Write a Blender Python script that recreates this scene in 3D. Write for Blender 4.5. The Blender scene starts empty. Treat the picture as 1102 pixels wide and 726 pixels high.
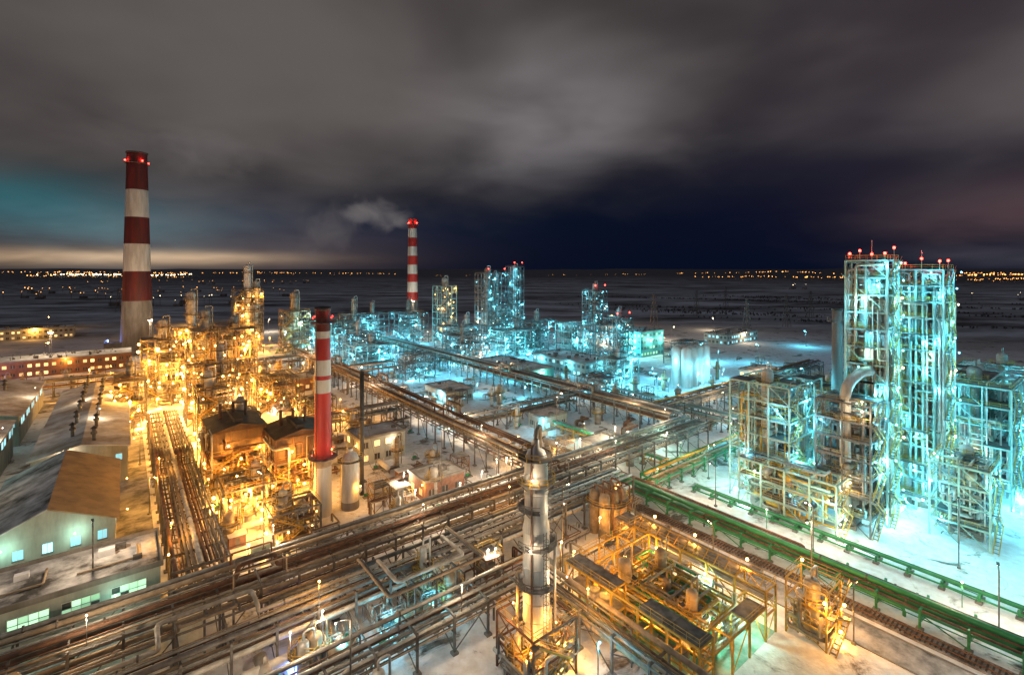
import bpy, math, random
from mathutils import Vector, Matrix, noise as mnoise
sc=bpy.context.scene
TH=math.radians(38.3); CT=math.cos(TH); ST=math.sin(TH)
def W(u,v,z=0): return Vector((u*CT-v*ST, u*ST+v*CT, z))
sc.view_settings.view_transform='Standard'; sc.view_settings.look='None'; sc.view_settings.exposure=0

# ---------------------------------------------------------------- materials
MATS={}
def nodes(mat):
    mat.use_nodes=True; nt=mat.node_tree; return nt,nt.nodes,nt.links
def pmat(name,c1,c2,scale=1.0,rough=.6,metal=0.0,bump=0,island=.35,streak=None,corr=0,fine=6.0,det=2):
    m=bpy.data.materials.new(name); nt,N,L=nodes(m); b=N['Principled BSDF']
    tc=N.new('ShaderNodeTexCoord'); vec=tc.outputs['Object']
    if streak:
        mp=N.new('ShaderNodeMapping'); L.new(vec,mp.inputs[0]); mp.inputs['Scale'].default_value=streak; vec=mp.outputs[0]
    n=N.new('ShaderNodeTexNoise'); n.inputs['Scale'].default_value=scale; n.inputs['Detail'].default_value=det; n.inputs['Roughness'].default_value=.65
    L.new(vec,n.inputs['Vector'])
    r=N.new('ShaderNodeValToRGB'); r.color_ramp.elements[0].position=.38; r.color_ramp.elements[1].position=.62
    r.color_ramp.elements[0].color=(*c1,1); r.color_ramp.elements[1].color=(*c2,1); L.new(n.outputs['Fac'],r.inputs[0])
    out=r.outputs[0]
    if island>0:
        g=N.new('ShaderNodeNewGeometry'); mr=N.new('ShaderNodeMapRange'); mr.inputs['To Min'].default_value=1-island; mr.inputs['To Max'].default_value=1+island*.6
        L.new(g.outputs['Random Per Island'],mr.inputs['Value'])
        mx=N.new('ShaderNodeVectorMath'); mx.operation='SCALE'; L.new(out,mx.inputs[0]); L.new(mr.outputs[0],mx.inputs['Scale']); out=mx.outputs[0]
    L.new(out,b.inputs['Base Color'])
    b.inputs['Metallic'].default_value=metal; b.inputs['Roughness'].default_value=rough
    if bump>0:
        bp=N.new('ShaderNodeBump'); bp.inputs['Strength'].default_value=bump; bp.inputs['Distance'].default_value=.1
        if corr:
            w=N.new('ShaderNodeTexWave'); w.bands_direction='X' if corr==1 else 'Y'; w.inputs['Scale'].default_value=.9; L.new(tc.outputs['Object'],w.inputs['Vector']); L.new(w.outputs['Fac'],bp.inputs['Height'])
        else:
            n2=N.new('ShaderNodeTexNoise'); n2.inputs['Scale'].default_value=fine; n2.inputs['Detail'].default_value=2; L.new(tc.outputs['Object'],n2.inputs['Vector']); L.new(n2.outputs['Fac'],bp.inputs['Height'])
        L.new(bp.outputs[0],b.inputs['Normal'])
    MATS[name]=m; return m
def emat(name,c,s,var=0):
    m=bpy.data.materials.new(name); nt,N,L=nodes(m); b=N['Principled BSDF']; b.inputs['Base Color'].default_value=(*[x*.5 for x in c],1)
    b.inputs['Emission Color'].default_value=(*c,1); b.inputs['Emission Strength'].default_value=s
    if var:
        g=N.new('ShaderNodeNewGeometry'); mr=N.new('ShaderNodeMapRange'); mr.inputs['To Min'].default_value=s*(1-var); mr.inputs['To Max'].default_value=s*(1+var)
        L.new(g.outputs['Random Per Island'],mr.inputs['Value']); L.new(mr.outputs[0],b.inputs['Emission Strength'])
    m.cycles.emission_sampling='NONE'
    MATS[name]=m
pmat('alu',(.5,.475,.44),(.32,.29,.25),.6,.52,.15,0,.42)
pmat('column_steel',(.62,.6,.56),(.4,.37,.33),.5,.45,.15,0,.12,streak=(1,1,.25),det=4)
pmat('steel',(.2,.19,.18),(.12,.1,.085),.8,.6,.15,0,.4)
pmat('rust',(.23,.11,.06),(.12,.065,.04),.9,.75,0,0,.4)
pmat('tan',(.42,.32,.22),(.27,.2,.13),.7,.65,0,0,.4)
pmat('dark',(.05,.05,.05),(.09,.08,.07),.8,.65,.1,0,.4)
pmat('green_paint',(.03,.2,.07),(.045,.26,.1),.6,.55)
pmat('pale_green',(.38,.52,.46),(.27,.4,.35),.6,.55,0,0,.3)
pmat('yellow_paint',(.62,.37,.05),(.42,.25,.04),1,.55,0,0,.25)
pmat('brown_clad',(.16,.09,.05),(.1,.065,.045),.4,.7,0,.5,.1,corr=1)
pmat('white_paint',(.72,.69,.64),(.5,.46,.41),.35,.55,0,0,.12,streak=(1,1,.15),det=4)
pmat('red_paint',(.5,.025,.02),(.3,.018,.015),.35,.5,0,0,.08,streak=(1,1,.12),det=4)
pmat('maroon_paint',(.15,.016,.012),(.07,.011,.01),.3,.6,0,0,.08,streak=(1,1,.12),det=4)
pmat('concrete',(.26,.24,.22),(.16,.145,.13),.3,.85,0,0,.12,streak=(1,1,.2),det=4)
pmat('wall_plaster',(.5,.5,.44),(.32,.32,.28),.25,.85,0,0,.08,streak=(1,1,.3),det=4)
pmat('brick',(.28,.14,.09),(.2,.1,.07),1.5,.85,0,0,.1)
pmat('roof_felt',(.06,.055,.05),(.74,.72,.72),.13,.85,0,.3,.05,det=6)
pmat('roof_snowy',(.36,.29,.22),(.8,.78,.76),.11,.85,0,.3,.08,det=6)
pmat('roof_brown',(.4,.25,.13),(.26,.16,.09),.3,.7,0,.6,.05,corr=2)
pmat('roof_dark',(.05,.034,.026),(.11,.075,.05),.3,.65,.05,.6,.05,corr=2,det=4)
pmat('grating',(.1,.095,.09),(.24,.22,.21),.5,.7,.05,0,.4)
pmat('teal_clad',(.12,.4,.38),(.1,.3,.3),.1,.6,0,.3,.1,corr=1)
pmat('snow_pile',(.8,.8,.84),(.6,.59,.6),.4,.8,0,0,.1)
pmat('asphalt',(.05,.05,.052),(.42,.4,.4),.16,.8,0,0,0,det=6)
pmat('ballast',(.09,.07,.06),(.36,.32,.3),.5,.9,0,.5,0,det=5)
pmat('green_lit_floor',(.1,.32,.18),(.5,.55,.5),.2,.7,0,0,0,det=5)  # pad colour has the green lamplight on the floor painted in
pmat('bark',(.06,.055,.055),(.1,.09,.09),.2,.9,0,0,.5)
pmat('house_wall',(.25,.22,.2),(.18,.16,.15),.1,.9,0,0,.5)
emat('bulb_o',(1,.52,.12),30); emat('bulb_c',(.2,.8,1),9); emat('bulb_w',(1,.86,.6),18); emat('bulb_r',(1,.03,.02),30)
emat('bulb_b',(.15,.3,1),24)
emat('win_green',(.55,1,.6),.9,.6); emat('win_warm',(1,.65,.25),1.6,.6); emat('win_cyan',(.35,.85,1),1.4,.6)
emat('town_o',(1,.42,.1),4,.8); emat('town_w',(1,.78,.45),8,.8)
COL={'o':(1,.45,.075),'c':(.12,.72,1.0),'w':(1,.78,.52),'r':(1,.05,.03),'b':(.15,.3,1),'g':(.45,1,.8)}
MUL={'o':2.7,'c':1.7,'w':1.6,'r':.7,'b':1,'g':1.4}

# ---------------------------------------------------------------- mesh builder
class MB:
    def __init__(s): s.v=[];s.f=[];s.m=[];s.s=[];s.idx={};s.lights=[]
    def mi(s,n):
        if n not in s.idx: s.idx[n]=len(s.idx)
        return s.idx[n]
    def add(s,vs,fs,mat,smooth=False):
        o=len(s.v); k=s.mi(mat); s.v+=vs
        for f in fs: s.f.append(tuple(i+o for i in f)); s.m.append(k); s.s.append(smooth)
    def box(s,x0,y0,z0,x1,y1,z1,mat):
        s.add([(x0,y0,z0),(x1,y0,z0),(x1,y1,z0),(x0,y1,z0),(x0,y0,z1),(x1,y0,z1),(x1,y1,z1),(x0,y1,z1)],
              [(0,3,2,1),(4,5,6,7),(0,1,5,4),(1,2,6,5),(2,3,7,6),(3,0,4,7)],mat)
    def beam(s,p0,p1,w,mat,h=None):
        h=h or w; p0=Vector(p0);p1=Vector(p1); d=p1-p0
        if d.length<1e-4: return
        d.normalize(); up=Vector((0,0,1)) if abs(d.z)<.95 else Vector((1,0,0))
        a=d.cross(up).normalized()*w/2; b=a.cross(d).normalized()*h/2
        vs=[tuple(p+q) for p in (p0,p1) for q in (-a-b,a-b,a+b,-a+b)]
        s.add(vs,[(0,1,2,3),(7,6,5,4),(0,4,5,1),(1,5,6,2),(2,6,7,3),(3,7,4,0)],mat)
    def pipe(s,pts,r,mat,n=7,rs=None,caps=True):
        P=[Vector(p) for p in pts]; Q=[P[0]]
        for i in range(1,len(P)-1):
            a=(P[i-1]-P[i]);b=(P[i+1]-P[i]); c=min(r*2.2,a.length*.4,b.length*.4)
            if rs is None and a.length>.01 and b.length>.01 and abs(a.normalized().dot(b.normalized()))<.98:
                pa=P[i]+a.normalized()*c; pb=P[i]+b.normalized()*c
                Q+=[pa,(pa+pb)/2*.55+P[i]*.45,pb]
            else: Q.append(P[i])
        Q.append(P[-1]); vs=[];fs=[]
        for i,p in enumerate(Q):
            d=(Q[min(i+1,len(Q)-1)]-Q[max(i-1,0)])
            if d.length<1e-6: d=Vector((0,0,1))
            d.normalize(); up=Vector((0,0,1)) if abs(d.z)<.9 else Vector((1,0,0))
            if i and abs(d.dot(la))>.93: a=(la2-d*la2.dot(d)).normalized()
            elif i: a=(la2-d*la2.dot(d)); a=a.normalized() if a.length>.2 else d.cross(up).normalized()
            else: a=d.cross(up).normalized()
            la=d; la2=a; b=a.cross(d); rr=rs[i] if rs else r
            for k in range(n):
                t=2*math.pi*k/n; vs.append(tuple(p+a*(rr*math.cos(t))+b*(rr*math.sin(t))))
        for i in range(len(Q)-1):
            for k in range(n): k2=(k+1)%n; fs.append((i*n+k,i*n+k2,(i+1)*n+k2,(i+1)*n+k))
        if caps: fs.append(tuple(range(n-1,-1,-1))); fs.append(tuple((len(Q)-1)*n+k for k in range(n)))
        s.add(vs,fs,mat,True)
    def rev(s,x,y,prof,mat,n=16,smooth=True):
        vs=[];fs=[]
        for r,z in prof:
            for k in range(n):
                t=2*math.pi*k/n; vs.append((x+r*math.cos(t),y+r*math.sin(t),z))
        for i in range(len(prof)-1):
            for k in range(n): k2=(k+1)%n; fs.append((i*n+k,i*n+k2,(i+1)*n+k2,(i+1)*n+k))
        s.add(vs,fs,mat,smooth)
    def bulb(s,x,y,z,r,mat): s.rev(x,y,[(.01,z-r),(r*.87,z-r*.5),(r*.87,z+r*.5),(.01,z+r)],mat,6)
    def lamp(s,x,y,z,c,P,br=.22,dz=.55,vis=True):
        if vis: s.bulb(x,y,z,br*(.72 if c in 'cwg' else .95),'bulb_'+('w' if c=='g' else c))
        if P>0: s.lights.append(((x,y,z-br-dz),c,P*MUL[c]))
    def rail(s,pts,mat='yellow_paint',h=1.1,step=2.0,w=.07):
        for a,b in zip(pts[:-1],pts[1:]):
            a=Vector(a);b=Vector(b); up=Vector((0,0,h))
            s.beam(a+up,b+up,w,mat); s.beam(a+up*.5,b+up*.5,w*.7,mat)
            n=max(1,int((b-a).length/step))
            for i in range(n): p=a.lerp(b,i/n); s.beam(p,p+up,w*.8,mat)
    def ring(s,x,y,z,ri,ro,rm='yellow_paint',n=12,a0=0,a1=2*math.pi):
        P=[];Q=[]
        for k in range(n+1):
            t=a0+(a1-a0)*k/n; P.append((x+ri*math.cos(t),y+ri*math.sin(t))); Q.append((x+ro*math.cos(t),y+ro*math.sin(t)))
        for k in range(n):
            vs=[(*P[k],z),(*Q[k],z),(*Q[k+1],z),(*P[k+1],z),(*P[k],z+.12),(*Q[k],z+.12),(*Q[k+1],z+.12),(*P[k+1],z+.12)]
            s.add(vs,[(0,3,2,1),(4,5,6,7),(1,2,6,5),(3,0,4,7)],'grating')
            for hh in (.6,1.15): s.beam((*Q[k],z+hh),(*Q[k+1],z+hh),.08,rm)
            s.beam((*Q[k],z),(*Q[k],z+1.15),.07,rm)
    def ladder(s,x,y,z0,z1,mat='yellow_paint',ax=(1,0),cage=True):
        px,py=-ax[1],ax[0]
        for k in(-.28,.28): s.beam((x+px*k,y+py*k,z0),(x+px*k,y+py*k,z1),.07,mat)
        z=z0
        while z<z1: s.beam((x-px*.28,y-py*.28,z),(x+px*.28,y+py*.28,z),.05,mat); z+=.6
        if cage:
            z=z0+2.2
            while z<z1:
                pts=[(x+px*.4*math.cos(t)+ax[0]*.75*math.sin(t),y+py*.4*math.cos(t)+ax[1]*.75*math.sin(t),z) for t in (0,.8,1.57,2.3,3.14)]
                for a,b in zip(pts[:-1],pts[1:]): s.beam(a,b,.05,mat)
                z+=1.3
    def done(s,name,u=0,v=0,z=0,rot=0.0,world=None):
        me=bpy.data.meshes.new(name); me.from_pydata(s.v,[],s.f); me.update()
        me.polygons.foreach_set('material_index',s.m); me.polygons.foreach_set('use_smooth',s.s)
        for n in s.idx: me.materials.append(MATS[n])
        o=bpy.data.objects.new(name,me); sc.collection.objects.link(o)
        o.location=world if world else W(u,v,z); o.rotation_euler=(0,0,TH+rot if world is None else rot)
        for i,(p,c,P) in enumerate(s.lights):
            key=f'{c}_{int(P)}'
            ld=bpy.data.lights.get(key)
            if not ld:
                ld=bpy.data.lights.new(key,'POINT'); ld.color=COL[c]; ld.energy=P; ld.shadow_soft_size=.25
                ld.cycles.use_multiple_importance_sampling=False
            lo=bpy.data.objects.new(f'{name}_lamp_{i+1}',ld); sc.collection.objects.link(lo); lo.parent=o; lo.location=p
        return o

def vessel(mb,x,y,r,h,mat='alu',z0=0,plat=None,rm='yellow_paint',lad=True,n=14):
    sk=min(2.5,h*.12)
    mb.rev(x,y,[(r*1.06,z0),(r*1.0,z0+sk)],'concrete',n)
    mb.rev(x,y,[(r,z0+sk),(r,z0+h-r*.7),(r*.85,z0+h-r*.35),(r*.5,z0+h-.1*r),(.02,z0+h)],mat,n)
    z=z0+sk+1.5
    while z<z0+h-r: mb.rev(x,y,[(r,z),(r*1.035,z+.05),(r*1.035,z+.3),(r,z+.35)],mat,n); z+=max(2.5,h/9)
    mb.pipe([(x,y,z0+h-.2),(x,y,z0+h+1.2),(x+r+.7,y,z0+h+1.2),(x+r+.7,y,z0+1.5)],max(.18,r*.16),mat)
    for zz in (plat or []): mb.ring(x,y,zz,r+.02,r+1.3,rm,10)
    if lad: mb.ladder(x-r-.35,y,z0,z0+h-r*.5,rm,(-1,0),h<45)
def drum(mb,x,y,z,r,L,mat='alu',ax=0):
    d=Vector((1,0,0)) if ax==0 else Vector((0,1,0)); c=Vector((x,y,z)); 
    pts=[c-d*(L/2+r*.45),c-d*(L/2+r*.3),c-d*L/2,c+d*L/2,c+d*(L/2+r*.3),c+d*(L/2+r*.45)]
    mb.pipe(pts,r,mat,12,rs=[r*.3,r*.75,r,r,r*.75,r*.3])
    for k in(-.3,.3):
        q=c+d*(L*k); mb.box(q.x-.3-(.0 if ax==0 else r*.5),q.y-.3-(r*.5 if ax==0 else 0),z-r-1.0,q.x+.3+(.0 if ax==0 else r*.5),q.y+.3+(r*.5 if ax==0 else 0),z-r*.8,'concrete')
    mb.pipe([c+Vector((0,0,r*.8)),c+Vector((0,0,r+1))],r*.2,mat)
def frame(mb,x0,y0,x1,y1,nx,ny,levels,lh,mat='steel',rm='yellow_paint',deck=.6,rng=random,cw=.35,stairs=True,z0=0):
    H=levels*lh
    xs=[x0+(x1-x0)*i/nx for i in range(nx+1)]; ys=[y0+(y1-y0)*i/ny for i in range(ny+1)]
    for x in xs:
        for y in ys: mb.beam((x,y,z0),(x,y,z0+H),cw,mat)
    for l in range(1,levels+1):
        z=z0+l*lh
        for y in ys: mb.beam((x0,y,z-.02),(x1,y,z-.02),cw*.7,mat,cw)
        for x in xs: mb.beam((x,y0,z-.05),(x,y1,z-.05),cw*.7,mat,cw*.9)
        for i in range(nx):
            for j in range(ny):
                if rng.random()<deck: mb.box(xs[i]+.02,ys[j]+.02,z+cw/2+.01,xs[i+1]-.02,ys[j+1]-.02,z+cw/2+.08,'grating')
        if rng.random()<.92: mb.rail([(x0,y0,z+.2),(x1,y0,z+.2),(x1,y1,z+.2),(x0,y1,z+.2),(x0,y0,z+.2)],rm)
        for _ in range(2):
            i=rng.randrange(nx); yy=rng.choice((y0,y1)); mb.beam((xs[i],yy,z-lh),(xs[i+1],yy,z),cw*.45,mat)
            j=rng.randrange(ny); xx=rng.choice((x0,x1)); mb.beam((xx,ys[j],z-lh),(xx,ys[j+1],z),cw*.45,mat)
    if stairs:
        sl=min(x1-x0,6)
        for l in range(levels):
            a,b=(x0,x0+sl) if l%2==0 else (x0+sl,x0)
            for yy in (y0-.4,y0-1.3):
                mb.beam((a,yy,z0+l*lh),(b,yy,z0+(l+1)*lh),.12,rm,.25); mb.beam((a,yy,z0+l*lh+1),(b,yy,z0+(l+1)*lh+1),.07,rm)
            n=8
            for k in range(n): t=(k+.5)/n; xx=a+(b-a)*t; mb.box(xx-.18,y0-1.25,z0+(l+t)*lh,xx+.18,y0-.45,z0+(l+t)*lh+.06,'grating')
            mb.box(min(b,b+.9 if b>a else b-.9),y0-1.35,z0+(l+1)*lh-.1,max(b,b+.9 if b>a else b-.9),y0-.3,z0+(l+1)*lh,'grating')
def tangle(mb,x0,y0,z0,x1,y1,z1,n,rng,mats=('alu','steel','tan','alu'),rr=(.1,.35)):
    for _ in range(n):
        p=[rng.uniform(x0,x1),rng.uniform(y0,y1),rng.uniform(z0,z1)]; pts=[tuple(p)]; last=-1
        for k in range(rng.randint(2,5)):
            a=rng.choice([i for i in range(3) if i!=last]); last=a
            lo,hi=((x0,x1),(y0,y1),(z0,z1))[a]; q=p[a]
            for _t in range(5):
                q=rng.uniform(lo,hi)
                if abs(q-p[a])>1.2: break
            p[a]=q; pts.append(tuple(p))
        pts=[pts[0]]+[b for a,b in zip(pts[:-1],pts[1:]) if (Vector(a)-Vector(b)).length>.8]
        if len(pts)>1: mb.pipe(pts,rng.uniform(*rr),rng.choice(mats),6)
def unit(name,u,v,sx,sy,levels,lh,seed,c='o',nl=6,P=1500,nb=10,cols=(),mat='steel',rm='yellow_paint',deck=.45,pm=('alu','steel','tan','alu'),pipes=40,br=.22,nx=None,ny=None,drums=4,red=False,cw=.35):
    rng=random.Random(seed); mb=MB(); H=levels*lh
    nx=nx or max(1,round(sx/5.5)); ny=ny or max(1,round(sy/5.5))
    frame(mb,-sx/2,-sy/2,sx/2,sy/2,nx,ny,levels,lh,mat,rm,deck,rng,cw)
    tangle(mb,-sx/2+.5,-sy/2+.5,.5,sx/2-.5,sy/2-.5,H+1,pipes,rng,pm)
    for _ in range(drums):
        l=rng.randrange(levels); r=rng.uniform(.7,min(1.5,lh*.35)); drum(mb,rng.uniform(-sx*.25,sx*.25),rng.uniform(-sy*.3,sy*.3),l*lh+r+1.2,r,min(sx,sy)*.5,rng.choice(pm),rng.randrange(2))
    for (x,y,r,h) in cols: vessel(mb,x,y,r,h,rng.choice(('alu','alu','white_paint')),0,[h*k for k in (.35,.55,.72,.9)],rm)
    for i in range(nl):
        x=rng.choice((-1,1))*(sx/2+.8); y=rng.uniform(-sy/2,sy/2)
        if rng.random()<.6: x,y=rng.uniform(-sx/2,sx/2),-(sy/2+.8) if rng.random()<.8 else sy/2+.8
        mb.lamp(x,y,(i+.7)/nl*H,c if rng.random()<.94 else 'w',P,br*rng.uniform(.8,1.5))
    for i in range(int(nb*.7)):
        mb.lamp(rng.uniform(-sx/2,sx/2),rng.choice((-1,-1,1))*(sy/2+.3),rng.uniform(2,H),c if rng.random()<.92 else 'w',0,br*rng.uniform(.5,.9))
    if red:
        for a in (-1,1):
            mb.beam((a*sx*.4,-sy*.4,H),(a*sx*.4,-sy*.4,H+3.4),.12,mat); mb.lamp(a*sx*.4,-sy*.4,H+3.6,'r',250,br*1.3,-1.2)
    return mb.done(name,u,v)

# ---------------------------------------------------------------- pipe racks
def rack(name,u,v,axis,L,w,tiers,seed,pal=('alu','alu','steel','tan','rust','steel'),fill=.85,loops=(),hloops=(),col='steel',lamps=(),lc='o',lp=1200,rmax=.42,walk=False,bent=6.0):
    rng=random.Random(seed); mb=MB(); top=max(tiers)
    nb=int(L/bent)
    for i in range(nb+1):
        x=i*L/nb
        for y in (-w/2,w/2): mb.beam((x,y,0),(x,y,top+.1),.34,col)
        for t in tiers: mb.beam((x,-w/2-.3,t-.17),(x,w/2+.3,t-.17),.26,col,.34)
        mb.beam((x,-w/2,0.3),(x,w/2,min(tiers)-.4),.14,col)
        mb.box(x-.5,-w/2-.5,0,x+.5,-w/2+.5,.35,'concrete'); mb.box(x-.5,w/2-.5,0,x+.5,w/2+.5,.35,'concrete')
    for y in (-w/2-.02,w/2+.02):
        mb.beam((0,y,top-.55),(L,y,top-.55),.2,col,.3)
        for i in range(0,nb,3): mb.beam((i*L/nb,y,.4),((i+1)*L/nb,y,top-.7),.14,col)
    for t in tiers:
        y=-w/2+.35
        while y<w/2-.35:
            r=rng.choice((.1,.13,.17,.22,.28,.33,rmax)); m=rng.choice(pal)
            if rng.random()<fill:
                xa,xb=0,L
                q=rng.random()
                if q<.15: xa=rng.uniform(0,L*.5)
                elif q<.3: xb=rng.uniform(L*.5,L)
                z=t+r+.02; pts=[(xa,y+r,z)]
                if xa>0: pts=[(xa,y+r,.6)]+pts
                if t==top:
                    ev=[]
                    for (lx,hh) in loops:
                        kk=abs((y)/w)*3; a=2.2+kk*1.3; b=hh+kk*.7
                        if xa+a<lx<xb-a and r<.4: ev.append((lx,[(lx-a,y+r,z),(lx-a,y+r,z+b),(lx+a,y+r,z+b),(lx+a,y+r,z)]))
                    for (lx,out,side) in hloops:
                        kk=((w/2-y) if side<0 else (y+w/2)); 
                        if xa+14<lx<xb-14 and .13<r<.4 and rng.random()<.75:
                            a=3+(w-kk)*.9; b=side*(w/2+out-kk*.9)
                            ev.append((lx,[(lx-a,y+r,z),(lx-a,y+r,z+.9),(lx-a,b,z+.9),(lx+a,b,z+.9),(lx+a,y+r,z+.9),(lx+a,y+r,z)]))
                    for _,p in sorted(ev,key=lambda q:q[0]): pts+=p
                pts.append((xb,y+r,z))
                if xb<L: pts.append((xb,y+r,.6))
                mb.pipe(pts,r,m,8)
                for _ in range(int(L/30)):
                    fx=rng.uniform(xa+2,xb-2); mb.pipe([(fx,y+r,z),(fx+.25,y+r,z)],r*1.45,'steel',8)
            y+=2*r+rng.uniform(.12,.4)
    for (lx,out,side) in hloops:
        for xx in (-4,0,4):
            yy=side*(w/2+out*.75); mb.beam((lx+xx,yy,0),(lx+xx,yy,top+.6),.3,col); mb.beam((lx+xx,side*w/2,top+.55),(lx+xx,side*(w/2+out+.5),top+.55),.25,col)
    if walk:
        mb.box(0,w/2+.35,top-.05,L,w/2+1.3,top+.02,'grating'); mb.rail([(0,w/2+1.3,top),(L,w/2+1.3,top)])
    for (lx,ly) in lamps:
        mb.beam((lx,ly,top),(lx,ly,top+4),.12,col); mb.lamp(lx,ly,top+4.2,lc,lp,.17)
    return mb.done(name,u,v,0,0 if axis=='A' else math.pi/2)

rack('pipe_rack',-42,95,'A',198,10,(5.2,8.0),1,pal=('alu','alu','steel','tan','rust','tan','alu'),loops=((60,1.6),(128,1.8)),lamps=((12,5),(38,-5),(64,5),(90,-5),(116,5),(150,-5),(188,5)),lp=1900,lc='w')
rack('pipe_rack',-36,83,'A',138,7.5,(4.2,7.2),2,pal=('alu','alu','steel','tan','rust','tan'),loops=((22,1.6),),hloops=((46,5,1),(78,7,-1)),lamps=((26,-4),(60,-4),(104,4)),lp=900)
rack('pipe_rack',2,69,'A',58,6,(3.6,6.0),3,pal=('alu','tan','rust','steel'),lamps=((16,3),(40,-3)),lp=1300,lc='w')
rack('pipe_rack',59,28,'B',40,4.5,(3.6,6.0),4,pal=('alu','tan','steel'),lamps=((25,2),),lp=900)
rack('pipe_rack',11,101,'B',116,8.5,(5.5,8.8),5,pal=('rust','tan','steel','alu','rust','rust'),fill=1,loops=((60,1.8),),lamps=((10,4),(28,-4),(50,4),(72,-4),(95,4)),lp=900)
rack('pipe_rack',89,101,'B',232,9,(6.2,9.4),6,pal=('tan','steel','alu','rust'),fill=.95,loops=((50,2),(110,2),(170,2)),lamps=((20,5),(60,-5),(105,5),(150,-5),(200,5)),lp=2300,lc='w',walk=True)
rack('pipe_rack',154,101,'B',256,9,(6.2,9.4),7,pal=('tan','steel','alu','rust'),fill=.95,loops=((40,2),(95,2)),lamps=((15,5),(55,-5),(100,5),(150,-5)),lp=2300,lc='w')
rack('pipe_rack',160,113,'A',150,8,(5.2,8.2),8,pal=('tan','steel','yellow_paint','alu'),lamps=((20,4),(55,4),(100,4)),lp=2300,lc='w')
rack('pipe_rack',95,150,'A',56,6,(4.2,7.2),81,lamps=((20,3),),lp=1800,lc='w')
rack('pipe_rack',44,182,'A',42,5,(4.2,7.2),82,lamps=((20,3),),lp=1800,lc='o')
rack('pipe_rack',-75,315,'A',160,7,(4.8,7.6),9,lamps=((30,4),(70,4),(120,4)),lp=2500,lc='o')
rack('pipe_rack',95,262,'A',60,6,(4.8,7.6),91,lamps=((30,4),),lp=2500,lc='c')
rack('green_pipe_rack',107,-2,'B',91,5.5,(1.6,3.4),10,pal=('green_paint','green_paint','rust','green_paint','green_paint'),fill=.95,col='green_paint',lamps=((20,-3.5),(52,-3.5),(80,-3.5)),lp=1600,lc='w',rmax=.5)
rack('green_pipe_rack',122,2,'B',72,2.2,(1.4,),11,pal=('green_paint',),fill=1,col='green_paint',rmax=.3,bent=5)
rack('green_pipe_rack',112,82,'A',84,5,(1.8,3.8),12,pal=('green_paint','yellow_paint','tan','pale_green'),fill=.9,col='green_paint',lamps=((20,3),(50,3)),lp=1800,lc='w')
rack('green_pipe_rack',128,88,'B',60,4,(2.8,),13,pal=('green_paint','alu','pale_green'),col='yellow_paint',lamps=((30,3),),lp=1500,lc='g')
rack('green_pipe_rack',146,72,'A',34,3,(2.2,),15,pal=('green_paint','yellow_paint'),fill=1,col='green_paint',lamps=((14,3),),lp=1300,lc='g')
rack('pipe_rack',176,52,'B',110,5,(3.5,6.2),14,pal=('alu','pale_green','tan'),col='steel',lamps=((30,3),(70,3)),lp=2200,lc='c')

# ---------------------------------------------------------------- chimneys
def chimney(name,u,v,H,r0,r1,bands,plats,lr=.5,P=500,flue=True):
    mb=MB(); R=lambda z:r0+(r1-r0)*(z/H)**.8
    zs=[0]+[b[0] for b in bands]
    for (a,b,m) in zip(zs[:-1],zs[1:],[b[1] for b in bands]):
        n=5; mb.rev(0,0,[(R(a+(b-a)*i/n),a+(b-a)*i/n) for i in range(n+1)],m,28)
    mb.rev(0,0,[(R(H),H),(R(H)*1.1,H+.1),(R(H)*1.1,H+.9),(R(H)*.8,H+.9),(R(H)*.78,H-6),(.01,H-6)],'dark',28)
    for z in plats:
        mb.ring(0,0,z,R(z)+.02,R(z)+1.4,'dark',16)
        for k in range(4):
            t=k*math.pi/2+.4; mb.lamp((R(z)+1.2)*math.cos(t),(R(z)+1.2)*math.sin(t),z+1.4,'r',P,lr,-1.5)
    mb.ladder(-R(H)-.1,-R(H)*.3-.5,0,H,'dark',(-1,0),False)
    if flue: mb.box(-r0*1.8,-r0*.4,0,0,r0*.4,r0*.9,'concrete')
    return mb.done(name,u,v)
chimney('striped_smokestack',7.7,444,143,10.2,6.0,[(38,'concrete'),(59,'maroon_paint'),(78.5,'white_paint'),(97.5,'maroon_paint'),(117,'white_paint'),(143,'maroon_paint')],[136],.6,700)
bz=[(30,'concrete'),(38,'red_paint'),(48,'white_paint'),(56,'red_paint'),(65,'white_paint'),(74,'red_paint'),(83,'white_paint'),(92,'red_paint'),(101,'white_paint'),(110,'red_paint')]
chimney('striped_smokestack',226,446,110,6,4.1,bz,[105],.7,900)
chimney('striped_smokestack',38.5,123.8,50,2.15,1.75,[(12,'white_paint'),(14,'tan'),(30,'red_paint'),(33.2,'white_paint'),(34.2,'red_paint'),(38,'white_paint'),(43.3,'red_paint'),(45,'white_paint'),(50,'maroon_paint')],[14,47],.12,60,False)
mb=MB(); mb.pipe([(0,0,0),(0,0,33)],.55,'dark',12); mb.ring(0,0,20,.55,1.5,'steel',8)
for z in (12,24): mb.beam((0,0,z),(6,0,0),.06,'steel');mb.beam((0,0,z),(-4,4,0),.06,'steel')
mb.done('thin_exhaust_stack',50,128)
mb=MB(); mb.pipe([(0,0,0),(0,0,49)],1.25,'concrete',16,rs=[1.5,1.2]); mb.ring(0,0,46,1.3,2.4,'steel',8); mb.rev(0,0,[(1.2,49),(1.35,49.1),(1.35,49.6),(.95,49.6),(.95,47)],'dark',16)
mb.done('exhaust_stack',151.7,50)
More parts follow.
